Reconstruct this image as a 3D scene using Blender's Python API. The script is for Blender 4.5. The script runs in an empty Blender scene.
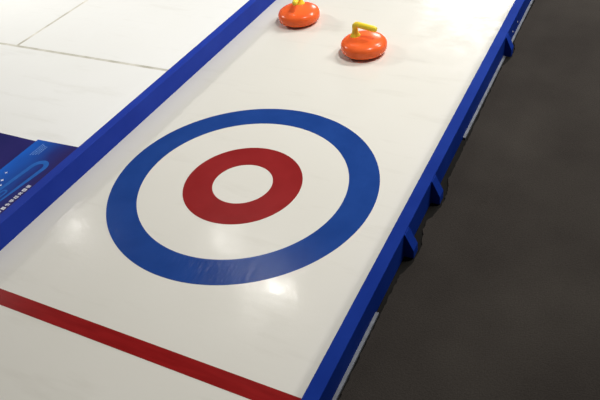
import bpy, bmesh, math, random
from mathutils import Vector, Matrix
random.seed(7)
sc = bpy.context.scene
COL = sc.collection

# ------------------------------------------------------------------ helpers
def lin(c):
    c /= 255.0
    return c / 12.92 if c <= 0.04045 else ((c + 0.055) / 1.055) ** 2.4

def rgb(r, g, b):
    return (lin(r), lin(g), lin(b), 1.0)

def link(name, me, mat, parent=None, loc=(0, 0, 0), smooth=False):
    o = bpy.data.objects.new(name, me)
    COL.objects.link(o)
    o.location = loc
    if mat:
        me.materials.append(mat)
    if parent:
        o.parent = parent
    if smooth:
        for p in me.polygons:
            p.use_smooth = True
    return o

def obj(name, bm, mat, parent=None, loc=(0, 0, 0), smooth=False):
    bmesh.ops.recalc_face_normals(bm, faces=bm.faces)
    me = bpy.data.meshes.new(name)
    bm.to_mesh(me)
    bm.free()
    return link(name, me, mat, parent, loc, smooth)

def empty(name, loc):
    o = bpy.data.objects.new(name, None)
    COL.objects.link(o)
    o.empty_display_size = 0.1
    o.location = loc
    return o

def tag(o, label, cat, group=None):
    o['label'] = label
    o['category'] = cat
    if group:
        o['group'] = group
    return o

def add_box(bm, x0, x1, y0, y1, z0, z1, bevel=0.0, seg=2):
    r = bmesh.ops.create_cube(bm, size=1.0)
    vs = r['verts']
    for v in vs:
        v.co = Vector((x0 + (v.co.x + .5) * (x1 - x0), y0 + (v.co.y + .5) * (y1 - y0), z0 + (v.co.z + .5) * (z1 - z0)))
    if bevel > 0:
        es = list({e for v in vs for e in v.link_edges})
        bmesh.ops.bevel(bm, geom=es, offset=bevel, segments=seg, profile=0.5, affect='EDGES')
    return vs

def ring_bm(r0, r1, z0, z1, n=160):
    bm = bmesh.new()
    L = []
    for k in range(n):
        a = 2 * math.pi * k / n
        c, s = math.cos(a), math.sin(a)
        L.append([bm.verts.new((r * c, r * s, z)) for r, z in ((r0, z0), (r1, z0), (r1, z1), (r0, z1))])
    for k in range(n):
        A, B = L[k], L[(k + 1) % n]
        for i in range(4):
            j = (i + 1) % 4
            bm.faces.new((A[i], A[j], B[j], B[i]))
    return bm

def lathe(bm, prof, n=64, center=(0, 0, 0)):
    """prof: list of (r, z), r = 0 only at the ends."""
    rings = []
    for r, z in prof:
        if r < 1e-6:
            rings.append([bm.verts.new((center[0], center[1], center[2] + z))])
        else:
            rings.append([bm.verts.new((center[0] + r * math.cos(2 * math.pi * k / n),
                                        center[1] + r * math.sin(2 * math.pi * k / n), center[2] + z)) for k in range(n)])
    for A, B in zip(rings, rings[1:]):
        for k in range(n):
            k2 = (k + 1) % n
            if len(A) == 1:
                bm.faces.new((A[0], B[k], B[k2]))
            elif len(B) == 1:
                bm.faces.new((A[k], A[k2], B[0]))
            else:
                bm.faces.new((A[k], A[k2], B[k2], B[k]))

def tube(bm, pts, radii, n=24, squash=1.0):
    """round-ended tube along pts in the xz plane"""
    pts = [Vector(p) for p in pts]
    rings = []
    for i, p in enumerate(pts):
        a = pts[max(i - 1, 0)]
        b = pts[min(i + 1, len(pts) - 1)]
        t = (b - a).normalized()
        u = Vector((0, 1, 0))
        v = t.cross(u).normalized()
        rings.append([bm.verts.new(p + radii[i] * (math.cos(2 * math.pi * k / n) * u + squash * math.sin(2 * math.pi * k / n) * v)) for k in range(n)])
    for A, B in zip(rings, rings[1:]):
        for k in range(n):
            k2 = (k + 1) % n
            bm.faces.new((A[k], A[k2], B[k2], B[k]))
    bm.faces.new(rings[0])
    bm.faces.new(rings[-1])

# ------------------------------------------------------------------ materials
def new_mat(name):
    m = bpy.data.materials.new(name)
    m.use_nodes = True
    nt = m.node_tree
    b = nt.nodes['Principled BSDF']
    return m, nt, b

def noise_color(nt, b, c0, c1, scale, lo=.35, hi=.65, detail=4, stretch=(1, 1, 1), distort=0.0):
    tc = nt.nodes.new('ShaderNodeTexCoord')
    mp = nt.nodes.new('ShaderNodeMapping')
    mp.inputs['Scale'].default_value = stretch
    nz = nt.nodes.new('ShaderNodeTexNoise')
    nz.inputs['Scale'].default_value = scale
    nz.inputs['Detail'].default_value = detail
    nz.inputs['Distortion'].default_value = distort
    cr = nt.nodes.new('ShaderNodeValToRGB')
    cr.color_ramp.elements[0].position = lo
    cr.color_ramp.elements[1].position = hi
    cr.color_ramp.elements[0].color = c0
    cr.color_ramp.elements[1].color = c1
    nt.links.new(tc.outputs['Object'], mp.inputs['Vector'])
    nt.links.new(mp.outputs['Vector'], nz.inputs['Vector'])
    nt.links.new(nz.outputs['Fac'], cr.inputs['Fac'])
    if b is not None:
        nt.links.new(cr.outputs['Color'], b.inputs['Base Color'])
    return tc, nz, cr

def add_bump(nt, b, scale, strength, dist, stretch=(1, 1, 1), detail=3):
    tc = nt.nodes.new('ShaderNodeTexCoord')
    mp = nt.nodes.new('ShaderNodeMapping')
    mp.inputs['Scale'].default_value = stretch
    nz = nt.nodes.new('ShaderNodeTexNoise')
    nz.inputs['Scale'].default_value = scale
    nz.inputs['Detail'].default_value = detail
    bp = nt.nodes.new('ShaderNodeBump')
    bp.inputs['Strength'].default_value = strength
    bp.inputs['Distance'].default_value = dist
    nt.links.new(tc.outputs['Object'], mp.inputs['Vector'])
    nt.links.new(mp.outputs['Vector'], nz.inputs['Vector'])
    nt.links.new(nz.outputs['Fac'], bp.inputs['Height'])
    nt.links.new(bp.outputs['Normal'], b.inputs['Normal'])

def plain(name, c0, c1, scale=14, rough=.5, coat=0.0, spec=.5, stretch=(1, 1, 1), bump=None):
    m, nt, b = new_mat(name)
    noise_color(nt, b, c0, c1, scale, stretch=stretch)
    b.inputs['Roughness'].default_value = rough
    b.inputs['Specular IOR Level'].default_value = spec
    b.inputs['Coat Weight'].default_value = coat
    b.inputs['Coat Roughness'].default_value = .08
    if bump:
        add_bump(nt, b, *bump)
    return m

def ice_material(name, c_dirty, c_clean, c_smear):
    """white polymer rink surface: faint mottling plus long scuffs"""
    m, nt, b = new_mat(name)
    tc, nz, cr = noise_color(nt, None, c_dirty, c_clean, 1.6, .25, .75, 4, distort=.2)
    # smeared scuffs running across the lane
    mp = nt.nodes.new('ShaderNodeMapping')
    mp.inputs['Scale'].default_value = (1.0, 5.5, 1)
    mp.inputs['Rotation'].default_value = (0, 0, .25)
    n2 = nt.nodes.new('ShaderNodeTexNoise')
    n2.inputs['Scale'].default_value = 1.7
    n2.inputs['Detail'].default_value = 7
    n2.inputs['Roughness'].default_value = .62
    r2 = nt.nodes.new('ShaderNodeValToRGB')
    r2.color_ramp.elements[0].position = .56
    r2.color_ramp.elements[1].position = .80
    r2.color_ramp.elements[0].color = (0, 0, 0, 1)
    r2.color_ramp.elements[1].color = (.75, .75, .75, 1)
    mx = nt.nodes.new('ShaderNodeMixRGB')
    mx.inputs['Color2'].default_value = c_smear
    nt.links.new(tc.outputs['Object'], mp.inputs['Vector'])
    nt.links.new(mp.outputs['Vector'], n2.inputs['Vector'])
    nt.links.new(n2.outputs['Fac'], r2.inputs['Fac'])
    nt.links.new(r2.outputs['Color'], mx.inputs['Fac'])
    nt.links.new(cr.outputs['Color'], mx.inputs['Color1'])
    nt.links.new(mx.outputs['Color'], b.inputs['Base Color'])
    # gloss that varies from patch to patch
    n3 = nt.nodes.new('ShaderNodeTexNoise')
    n3.inputs['Scale'].default_value = 9
    n3.inputs['Detail'].default_value = 5
    mr = nt.nodes.new('ShaderNodeMapRange')
    mr.inputs['From Min'].default_value = .3
    mr.inputs['From Max'].default_value = .7
    mr.inputs['To Min'].default_value = .09
    mr.inputs['To Max'].default_value = .20
    nt.links.new(tc.outputs['Object'], n3.inputs['Vector'])
    nt.links.new(n3.outputs['Fac'], mr.inputs['Value'])
    nt.links.new(mr.outputs['Result'], b.inputs['Roughness'])
    b.inputs['IOR'].default_value = 1.45
    add_bump(nt, b, 26, .10, .004)
    return m

M = {}
M['ice'] = ice_material('white_polymer_ice', rgb(225, 223, 214), rgb(229, 227, 219), rgb(213, 210, 200))
M['ice_lit'] = ice_material('scuffed_ice_brightened', rgb(246, 246, 242), rgb(249, 249, 246), rgb(234, 233, 227))  # scuffed too, but base colour raised to stand in for missing lamp light
M['seam'] = plain('grimy_seam', rgb(184, 180, 166), rgb(224, 221, 211), 7, .9, spec=.1)
M['ring_blue'] = plain('ring_blue_print', rgb(22, 62, 136), rgb(28, 68, 144), 7, .20, spec=.3, bump=(70, .35, .003, (1, .18, 1)))
M['ring_red'] = plain('ring_red_print', rgb(138, 28, 30), rgb(146, 34, 36), 7, .3, spec=.15)
M['line_red'] = plain('line_red_print', rgb(134, 18, 19), rgb(146, 24, 25), 12, .25, spec=.2, stretch=(.5, 4, 1))
M['board_blue'] = plain('board_blue_vinyl', rgb(16, 46, 132), rgb(22, 53, 142), 5, .65, spec=.04, bump=(90, .12, .001))
M['divider_blue'] = plain('divider_blue_vinyl', rgb(27, 54, 156), rgb(33, 61, 165), 4, .55, spec=.10, bump=(60, .12, .001))
M['strip'] = plain('dull_metal_strip', rgb(96, 100, 108), rgb(120, 124, 132), 20, .5)
M['screw'] = plain('screw_metal', rgb(170, 172, 180), rgb(200, 200, 206), 20, .3)
M['orange'] = plain('orange_plastic', rgb(254, 106, 50), rgb(255, 112, 56), 6, .22, spec=.22, coat=0.0)
M['orange_base'] = plain('orange_underside', rgb(190, 60, 24), rgb(205, 70, 30), 6, .5)
M['yellow'] = plain('yellow_plastic', rgb(255, 224, 58), rgb(255, 228, 66), 8, .35, spec=.35)
M['navy'] = plain('navy_print', rgb(24, 24, 92), rgb(40, 34, 104), 3.2, .6, spec=.06)
M['swoosh'] = plain('pale_blue_ink', rgb(36, 96, 178), rgb(42, 104, 188), 30, .6, spec=.06)
M['logo'] = plain('grey_blue_ink', rgb(92, 132, 200), rgb(108, 146, 210), 60, .6, spec=.06)
M['white'] = plain('white_ink', rgb(220, 222, 236), rgb(240, 242, 250), 40, .6, spec=.1)

# dark carpet with broad soft patches and a fine pile bump
m, nt, b = new_mat('charcoal_carpet')
tc, nz, cr = noise_color(nt, None, rgb(47, 43, 40), rgb(58, 54, 50), 2.2, .3, .7, 5)
n2 = nt.nodes.new('ShaderNodeTexNoise')
n2.inputs['Scale'].default_value = 160
n2.inputs['Detail'].default_value = 3
mx = nt.nodes.new('ShaderNodeMixRGB')
mx.blend_type = 'OVERLAY'
mx.inputs['Fac'].default_value = .35
nt.links.new(tc.outputs['Object'], n2.inputs['Vector'])
nt.links.new(cr.outputs['Color'], mx.inputs['Color1'])
nt.links.new(n2.outputs['Fac'], mx.inputs['Color2'])
nt.links.new(mx.outputs['Color'], b.inputs['Base Color'])
b.inputs['Roughness'].default_value = .95
b.inputs['Specular IOR Level'].default_value = .1
add_bump(nt, b, 220, .5, .004)
M['carpet'] = m

M['underfloor'] = plain('shade_dark_concrete', rgb(22, 21, 19), rgb(28, 27, 25), 9, .9, spec=.1)  # floor near black: shade of the gap beside the carpet put into its colour

# printed panel: bright blue along its left edge fading into violet-navy
m, nt, b = new_mat('blue_banner_print')
tc = nt.nodes.new('ShaderNodeTexCoord')
sx = nt.nodes.new('ShaderNodeSeparateXYZ')
nt.links.new(tc.outputs['Object'], sx.inputs['Vector'])
nz = nt.nodes.new('ShaderNodeTexNoise')
nz.inputs['Scale'].default_value = 5
nt.links.new(tc.outputs['Object'], nz.inputs['Vector'])
m1 = nt.nodes.new('ShaderNodeMath'); m1.operation = 'MULTIPLY_ADD'       # x + 0.10 * noise
m1.inputs[1].default_value = .12
nt.links.new(nz.outputs['Fac'], m1.inputs[0])
nt.links.new(sx.outputs['X'], m1.inputs[2])
m2 = nt.nodes.new('ShaderNodeMath'); m2.operation = 'MULTIPLY_ADD'       # brighter band leans with y
m2.inputs[1].default_value = .06
nt.links.new(sx.outputs['Y'], m2.inputs[0])
nt.links.new(m1.outputs[0], m2.inputs[2])
mr = nt.nodes.new('ShaderNodeMapRange')
mr.inputs['From Min'].default_value = .08
mr.inputs['From Max'].default_value = .36
nt.links.new(m2.outputs[0], mr.inputs['Value'])
cr = nt.nodes.new('ShaderNodeValToRGB')
e = cr.color_ramp.elements
e[0].position = 0.0; e[0].color = rgb(20, 100, 206)
e[1].position = 1.0; e[1].color = rgb(44, 38, 98)
k = e.new(.45); k.color = rgb(26, 74, 160)
k = e.new(.75); k.color = rgb(36, 46, 118)
nt.links.new(mr.outputs['Result'], cr.inputs['Fac'])
nt.links.new(cr.outputs['Color'], b.inputs['Base Color'])
b.inputs['Roughness'].default_value = .6
b.inputs['Specular IOR Level'].default_value = .06
M['banner'] = m

# ------------------------------------------------------------------ setting
FZ = -0.012
bm = bmesh.new()
add_box(bm, -12, 12, -8, 16, FZ - .08, FZ)
fl = obj('floor', bm, M['underfloor'])
fl['kind'] = 'structure'

# ------------------------------------------------------------------ curling lane
LX, Y0, Y1 = 0.7555, -3.2, 6.0
lane = empty('curling_lane', (0, 0, FZ))
tag(lane, 'white curling lane printed with blue and red target rings and a red line', 'curling lane')
def lane_part(name, bm, mat, loc=(0, 0, 0)):
    return obj(name, bm, mat, lane, (loc[0], loc[1], loc[2] - FZ))
bm = bmesh.new(); add_box(bm, -LX, .7536, Y0, Y1, FZ, 0, .001, 1)
lane_part('ice_sheet', bm, M['ice'])
R = .6
o = lane_part('outer_ring', ring_bm(R * .7795, R, -.0003, .0005), M['ring_blue']); o['label'] = 'wide blue outer target ring'
o = lane_part('inner_ring', ring_bm(R * .2243, R * .4430, -.0003, .0005), M['ring_red']); o['label'] = 'red inner target ring'
bm = bmesh.new(); add_box(bm, -.7555, .7535, -.9414, -.8777, -.0003, .0005)
o = lane_part('cross_line', bm, M['line_red']); o['label'] = 'red line across the lane'

# ------------------------------------------------------------------ neighbouring rink: separate panels with grimy joints
def panel(x0, x1, y0, y1, label):
    bm = bmesh.new()
    add_box(bm, 0, x1 - x0, 0, y1 - y0, 0, -FZ, .0004, 1)
    o = obj('rink_panel', bm, M['ice_lit'], None, (x0, y0, FZ))
    return tag(o, label, 'rink panel', 'white floor panels of the neighbouring rink')
SX, SY, G = -2.125, .767, .0105
panel(SX + G, -.8060, SY + G, 4.4, 'white rink panel between lengthwise grimy seam and blue divider, beyond the cross seam')
panel(-4.3, SX - G, SY + G, 4.4, 'white rink panel in the far left corner, left of the long grimy seam')
panel(-4.3, -.8060, -3.2, SY - G, 'white rink panel on the near side of the cross seam, under the blue banner')
def seam(x0, x1, y0, y1, label):
    bm = bmesh.new(); add_box(bm, x0, x1, y0, y1, FZ, -.0006)
    return tag(obj('seam_filler', bm, M['seam']), label, 'seam', 'grimy joints between rink panels')
seam(-4.3, -.8060, SY - G, SY + G, 'grimy grey seam running across the neighbouring rink to the blue divider')
seam(SX - G, SX + G, SY + G, 4.4, 'grimy grey seam running lengthwise away from the cross seam')

# ------------------------------------------------------------------ blue divider, left of the lane
bm = bmesh.new()
add_box(bm, -.8052, -.7563, Y0, Y1, FZ, .1020, .003, 3)
div = obj('lane_divider', bm, M['divider_blue'])
tag(div, 'long blue divider board between the target lane and the neighbouring rink', 'divider')

# ------------------------------------------------------------------ blue side board on the right, with gussets
side = empty('side_board', (.779, 0, 0))
tag(side, 'long blue side board with triangular gussets along the dark carpet', 'side board')
def side_part(name, bm, mat, parent=side, off=(-.779, 0, 0)):
    return obj(name, bm, mat, parent, off)
bm = bmesh.new(); add_box(bm, .7541, .8043, Y0, Y1, FZ, .1020, .0025, 3)
side_part('board', bm, M['board_blue'])
for yc, w in ((-.150, .048), (.176, .048), (1.442, .050)):
    prof = [(.8040, FZ), (.8040, .098), (.8075, .098), (.8400, .028), (.8408, .024), (.8408, FZ)]
    bm = bmesh.new()
    A = [bm.verts.new((x, yc - w / 2, z)) for x, z in prof]
    B = [bm.verts.new((x, yc + w / 2, z)) for x, z in prof]
    bm.faces.new(A); bm.faces.new(B[::-1])
    for i in range(len(prof)):
        j = (i + 1) % len(prof)
        bm.faces.new((A[i], A[j], B[j], B[i]))
    bmesh.ops.bevel(bm, geom=list(bm.edges), offset=.0012, segments=2, profile=.5, affect='EDGES')
    side_part('gusset', bm, M['board_blue'])
for ya, yb in ((Y0, -.47), (.62, 1.40), (1.465, Y1)):
    bm = bmesh.new(); add_box(bm,   .8038, .8165, ya, yb, FZ, -.001, .001, 1)
    o = side_part('edge_strip', bm, M['strip']); o['label'] = 'thin grey metal edging strip'
for y, z in ((1.60, .040), (1.72, .040)):
    bm = bmesh.new()
    n = 14
    ring = []
    for dx, r in ((-.001, .0055), (.0015, .0055), (.003, .0035)):
        ring.append([bm.verts.new((.8043 + dx, y + r * math.cos(2 * math.pi * k / n), z + r * math.sin(2 * math.pi * k / n))) for k in range(n)])
    for a, c in zip(ring, ring[1:]):
        for k in range(n):
            bm.faces.new((a[k], a[(k + 1) % n], c[(k + 1) % n], c[k]))
    bm.faces.new(ring[0]); bm.faces.new(ring[-1])
    o = side_part('screw', bm, M['screw']); o['label'] = 'small silver screw head'

# ------------------------------------------------------------------ charcoal carpet: its cut edge wanders along the side board
bm = bmesh.new()
edge = []
y = Y0
rnd = random.Random(11)
while y < Y1:
    wob = .0035 * math.sin(y * 3.1) + rnd.uniform(-.0025, .0025)
    base = .8240
    for yc in (-.150, .176, 1.440):
        d = abs(y - yc)
        if d < .12:
            base = max(base, .8480 - .03 * max(0, d - .05) / .12)
    edge.append((base + wob, y))
    y += rnd.uniform(.008, .022)
zt_, zb_ = FZ + .006, FZ
prev = None
for x, y in edge:
    row = [bm.verts.new((x, y, zb_)), bm.verts.new((x + .001, y, zt_)), bm.verts.new((10, y, zt_)), bm.verts.new((10, y, zb_))]
    if prev:
        for k in range(4):
            k2 = (k + 1) % 4
            bm.faces.new((prev[k], prev[k2], row[k2], row[k]))
    else:
        bm.faces.new(row)
    prev = row
bm.faces.new(prev)
cp_ = obj('carpet', bm, M['carpet'])
tag(cp_, 'dark charcoal carpet with a ragged cut edge beside the blue side board', 'carpet')

# ------------------------------------------------------------------ printed banner lying beside the divider
bm = bmesh.new(); add_box(bm, 0, .46, 0, .95, 0, .003, .001, 1)
nav = obj('printed_sheet', bm, M['navy'], None, (-1.6485, -.991, 0))
tag(nav, 'plain dark navy sheet lying flat on white rink, left of the bright blue banner', 'sheet')
BX, BY, BZ = -1.187, -.975, .006
ban = empty('advertising_banner', (BX, BY, 0))
tag(ban, 'bright blue banner with swirls and white writing, flat beside the divider', 'banner')
bm = bmesh.new(); add_box(bm, 0, .378, 0, .948, 0, BZ, .0012, 1)
# far edge is cut a touch askew: it reaches further along the divider
for v in bm.verts:
    if v.co.y > .5:
        v.co.y += .018 * v.co.x / .378 - .002
bn = obj('banner_sheet', bm, M['banner'], ban)
def ink(name, bm, mat):
    return obj(name, bm, mat, ban, (-BX, -BY, BZ))
def flat_stroke(bm, pts, w, z=.0004):
    """flat printed stroke following pts (x, y), width tapering w[i]"""
    pts = [Vector((x, y, z)) for x, y in pts]
    L = []
    for i, p in enumerate(pts):
        t = (pts[min(i + 1, len(pts) - 1)] - pts[max(i - 1, 0)]).normalized()
        nrm = Vector((-t.y, t.x, 0))
        ww = (w[i] if isinstance(w, list) else w) / 2
        L.append([bm.verts.new(p + nrm * ww), bm.verts.new(p - nrm * ww), bm.verts.new(p - nrm * ww - Vector((0, 0, z + .0002))), bm.verts.new(p + nrm * ww - Vector((0, 0, z + .0002)))])
    for A, B in zip(L, L[1:]):
        for i in range(4):
            j = (i + 1) % 4
            bm.faces.new((A[i], A[j], B[j], B[i]))
    bm.faces.new(L[0]); bm.faces.new(L[-1])
# swirl: a long loop with a rounded far end
def loop_pts(cx, yfar, half, ynear, lean=0.0):
    P = []
    for k in range(13):
        P.append((cx - half, ynear + (yfar - half - ynear) * k / 12))
    for k in range(1, 16):
        a = math.pi - math.pi * k / 16
        P.append((cx + half * math.cos(a), yfar - half + half * 1.3 * math.sin(a)))
    for k in range(13):
        P.append((cx + half, yfar - half - (yfar - half - ynear) * .55 * k / 12))
    return [(x + lean * (y - yfar), y) for x, y in P]
for args, w in (((-1.010, -.185, .036, -.80, .10), .026), ((-1.034, -.41, .013, -.80, .10), .010)):
    P = loop_pts(*args)
    n = len(P)
    W = [max(.15, math.sin(math.pi * (i + .6) / (n + .2)) ** .7) * w for i in range(n)]
    bm = bmesh.new(); flat_stroke(bm, P, W)
    o = ink('printed_swirl', bm, M['swoosh']); o['label'] = 'pale blue printed swirl'
# small pale emblem text block near the far corner: rows of tiny dashes
bm = bmesh.new()
for r_ in range(4):
    x = -1.128 + r_ * .0125
    y = -.150 + r_ * .006
    for k in range(9 - r_):
        l = random.choice((.006, .009, .011))
        flat_stroke(bm, [(x, y), (x, y + l)], .0062)
        y += l + .003
o = ink('printed_emblem', bm, M['logo']); o['label'] = 'faint grey-blue printed emblem'
# white sparkles
for cx, cy in ((-1.137, -.300), (-1.165, -.330), (-1.112, -.352), (-1.135, -.372), (-1.090, -.385), (-1.118, -.405), (-1.160, -.392), (-1.078, -.42)):
    s = random.uniform(.006, .011)
    bm = bmesh.new()
    vs = []
    for k in range(8):
        a = math.pi / 4 * k
        r_ = s if k % 2 == 0 else s * .38
        vs.append((cx + r_ * math.cos(a), cy + r_ * math.sin(a)))
    T = [bm.verts.new((x, y, .0004)) for x, y in vs]
    Bt = [bm.verts.new((x, y, -.0002)) for x, y in vs]
    bm.faces.new(T); bm.faces.new(Bt[::-1])
    for k in range(8):
        bm.faces.new((T[k], T[(k + 1) % 8], Bt[(k + 1) % 8], Bt[k]))
    o = ink('printed_sparkle', bm, M['white']); o['label'] = 'small white printed sparkle'
# a row of block characters read along the divider (tops towards the far-left)
glyphs = [
    [((0, .9), (1, .9)), ((.5, 1), (.5, 0)), ((0, .45), (1, .45)), ((.1, .05), (.9, .05))],
    [((.1, 1), (.1, 0)), ((.1, .95), (.9, .95)), ((.9, 1), (.9, 0)), ((.1, .5), (.9, .5)), ((.1, .05), (.9, .05))],
    [((0, .75), (1, .75)), ((.5, 1), (.1, 0)), ((.5, .6), (.95, 0))],
    [((.15, 1), (.15, 0)), ((.45, .9), (1, .9)), ((.72, .9), (.72, .05)), ((.4, .5), (1, .5)), ((.4, .05), (1, .05))],
    [((0, .95), (1, .95)), ((.2, .95), (.2, .4)), ((.8, .95), (.8, .4)), ((0, .4), (1, .4)), ((.5, .7), (.5, 0))],
    [((.5, 1), (.5, .05)), ((0, .6), (1, .6)), ((.1, .05), (.9, .05)), ((.15, .95), (.3, .7))],
    [((.05, .9), (.95, .9)), ((.05, .62), (.95, .62)), ((.05, .34), (.95, .34)), ((.5, .9), (.5, 0)), ((.05, .03), (.95, .03))],
    [((0, .8), (1, .8)), ((.3, 1), (.3, 0)), ((.7, 1), (.7, 0)), ((0, .35), (1, .35))],
]
for i, g in enumerate(glyphs):
    y0 = -.356 - i * .0268
    bm = bmesh.new()
    for (ax, ay), (cx, cy) in g:
        sz = .0185
        # character x axis runs along +y, its up axis along -x
        flat_stroke(bm, [(-.9385 - ay * sz, y0 + ax * sz), (-.9385 - cy * sz, y0 + cx * sz)], .0046)
    o = ink('printed_character', bm, M['white']); o['label'] = 'white printed character'

# ------------------------------------------------------------------ curling stones
D, HB, NX = .2564, .0941, 2.5
def make_stone():
    t = empty('curling_stone', (0, 0, 0))
    bm = bmesh.new()
    prof = []
    N = 36
    for k in range(N + 1):
        a = -math.pi / 2 + math.pi * k / N
        nx = NX if a > 0 else 3.4
        r = D / 2 * abs(math.cos(a)) ** (2 / nx)
        z = HB / 2 + HB / 2 * math.copysign(abs(math.sin(a)) ** (2 / nx), math.sin(a))
        prof.append((0 if k in (0, N) else r, z))
    lathe(bm, prof, 72)
    obj('body', bm, M['orange'], t, smooth=True)
    # gooseneck handle: flared foot, upright post, elbow, level grip
    hd = None
    bm = bmesh.new()
    path, rad = [], []
    zt = .1585
    for z, r, x in ((.086, .0300, -.051), (.092, .0296, -.051), (.097, .0262, -.051), (.105, .0212, -.051), (.115, .0178, -.051), (.128, .0162, -.051), (.142, .0158, -.051)):
        path.append((x, 0, z)); rad.append(r)
    for k in range(1, 8):
        a = math.pi / 2 * k / 7
        path.append((-.051 + .016 * (1 - math.cos(a)), 0, .142 + .0165 * math.sin(a))); rad.append(.0165)
    tube(bm, path, rad, 28)
    hd = obj('handle_post', bm, M['yellow'], t, smooth=True)
    bm = bmesh.new()
    path, rad = [], []
    for x, r in ((-.038, .0160), (-.02, .0164), (0, .0166), (.03, .0168), (.052, .0168), (.066, .0164), (.074, .0150), (.079, .0125), (.082, .0090), (.0835, .004)):
        path.append((x, 0, zt - .012 * max(0, (x + .03)) / .13)); rad.append(r)
    tube(bm, path, rad, 28)
    obj('grip', bm, M['yellow'], t, smooth=True)
    return t
st = make_stone()
st.location = (.0736, 1.2525, 0)
st.rotation_euler = (0, 0, math.radians(-6))
tag(st, 'nearer orange curling stone in the middle of the lane, yellow grip pointing right', 'curling stone', 'orange curling stones on the lane')
c = st.copy(); COL.objects.link(c)
for ch in list(st.children):
    d = ch.copy(); COL.objects.link(d); d.parent = c
c.location = (-.4604, 1.5215, 0)
c.rotation_euler = (0, 0, math.radians(-76))
tag(c, 'farther orange curling stone close to the blue divider, at the top edge of the photo', 'curling stone', 'orange curling stones on the lane')

# ------------------------------------------------------------------ light: hall lamps and two added fills
def lamp(name, loc, power, size, color=(1, .97, .92), target=(0, .6, 0), sy=None):
    L = bpy.data.lights.new(name, 'AREA')
    L.energy = power
    L.color = color
    L.shape = 'DISK' if sy is None else 'RECTANGLE'
    L.size = size
    if sy:
        L.size_y = sy
    o = bpy.data.objects.new(name, L)
    COL.objects.link(o)
    o.location = loc
    o.rotation_euler = (Vector(target) - Vector(loc)).to_track_quat('-Z', 'Y').to_euler()
    return o
LAMPS = [
    # location, power, size, aim, colour
    ((1.41, 1.27, 4.07), 90, .26, (1.0, 1.75, 0), (1, .965, .91)),
    ((-6.9, 1.45, 4.05), 23, .6, (-2.9, 1.5, 0), (1, .99, .955), 50),
    ((4.0, 5.0, 5.3), 200, 1.3, (.2, 2.8, 0), (1, .98, .95)),
    ((1.7, 5.0, 5.0), 150, 1.0, (.6, 3.8, 0), (1, .995, .975)),  # added fill that brightens the far ice, placed to leave no reflection there
    ((-5.0, 25.0, 8.0), 800, 4.0, (-1.4, 2.8, 0), (1, 1, .99)),  # added distant fill for the far end, its gloss kept beyond the frame
    ((-2.64, 3.78, 5.5), 7, .24, (-.4, 1.2, 0), (1, .97, .92)),
    ((-2.30, 3.66, 5.5), 1.6, .10, (0, 0, 0), (1, .95, .86)),
    ((-2.98, 3.62, 5.5), 2.2, .10, (0, 0, 0), (1, .97, .92)),
    ((-2.67, 3.18, 5.5), 1.2, .09, (0, 0, 0), (1, .97, .92)),
    ((-3.85, 4.40, 5.5), 4, .40, (0, 0, 0), (1, .97, .92)),
    ((-6.6, 3.75, 5.5), 4, .40, (0, 0, 0), (1, .97, .92)),
]
for loc, power, size, aim, colour, *spread in LAMPS:
    o = lamp('hall_and_fill_lamp', loc, power, size, colour, aim)
    if spread:                                   # beam narrowed to keep its stone shadows off the lane
        o.data.spread = math.radians(spread[0])

w = bpy.data.worlds.new('hall')
sc.world = w
w.use_nodes = True
bg = w.node_tree.nodes['Background']
bg.inputs['Color'].default_value = (1.0, .96, .90, 1)
bg.inputs['Strength'].default_value = .085

# ------------------------------------------------------------------ camera
f, pitch, roll, yaw = 668.48276, 0.694697, -0.138541, -0.542643
cp, sp = math.cos(pitch), math.sin(pitch)
fw = Vector((math.sin(yaw) * cp, math.cos(yaw) * cp, -sp))
r = fw.cross(Vector((0, 0, 1))).normalized()
u = r.cross(fw)
r2 = math.cos(roll) * r + math.sin(roll) * u
u2 = -math.sin(roll) * r + math.cos(roll) * u
cd = bpy.data.cameras.new('camera')
cam = bpy.data.objects.new('camera', cd)
COL.objects.link(cam)
cd.sensor_width = 36
cd.lens = f / 600 * 36
cd.clip_start = .02
mw = Matrix((r2, u2, -fw)).transposed().to_4x4()
mw.translation = Vector((1.405881, -1.866491, 1.798240))
cam.matrix_world = mw
sc.camera = cam

sc.view_settings.view_transform = 'Standard'
sc.view_settings.look = 'None'
sc.view_settings.gamma = 1
sc.view_settings.use_curve_mapping = False
sc.view_settings.exposure = 0.07
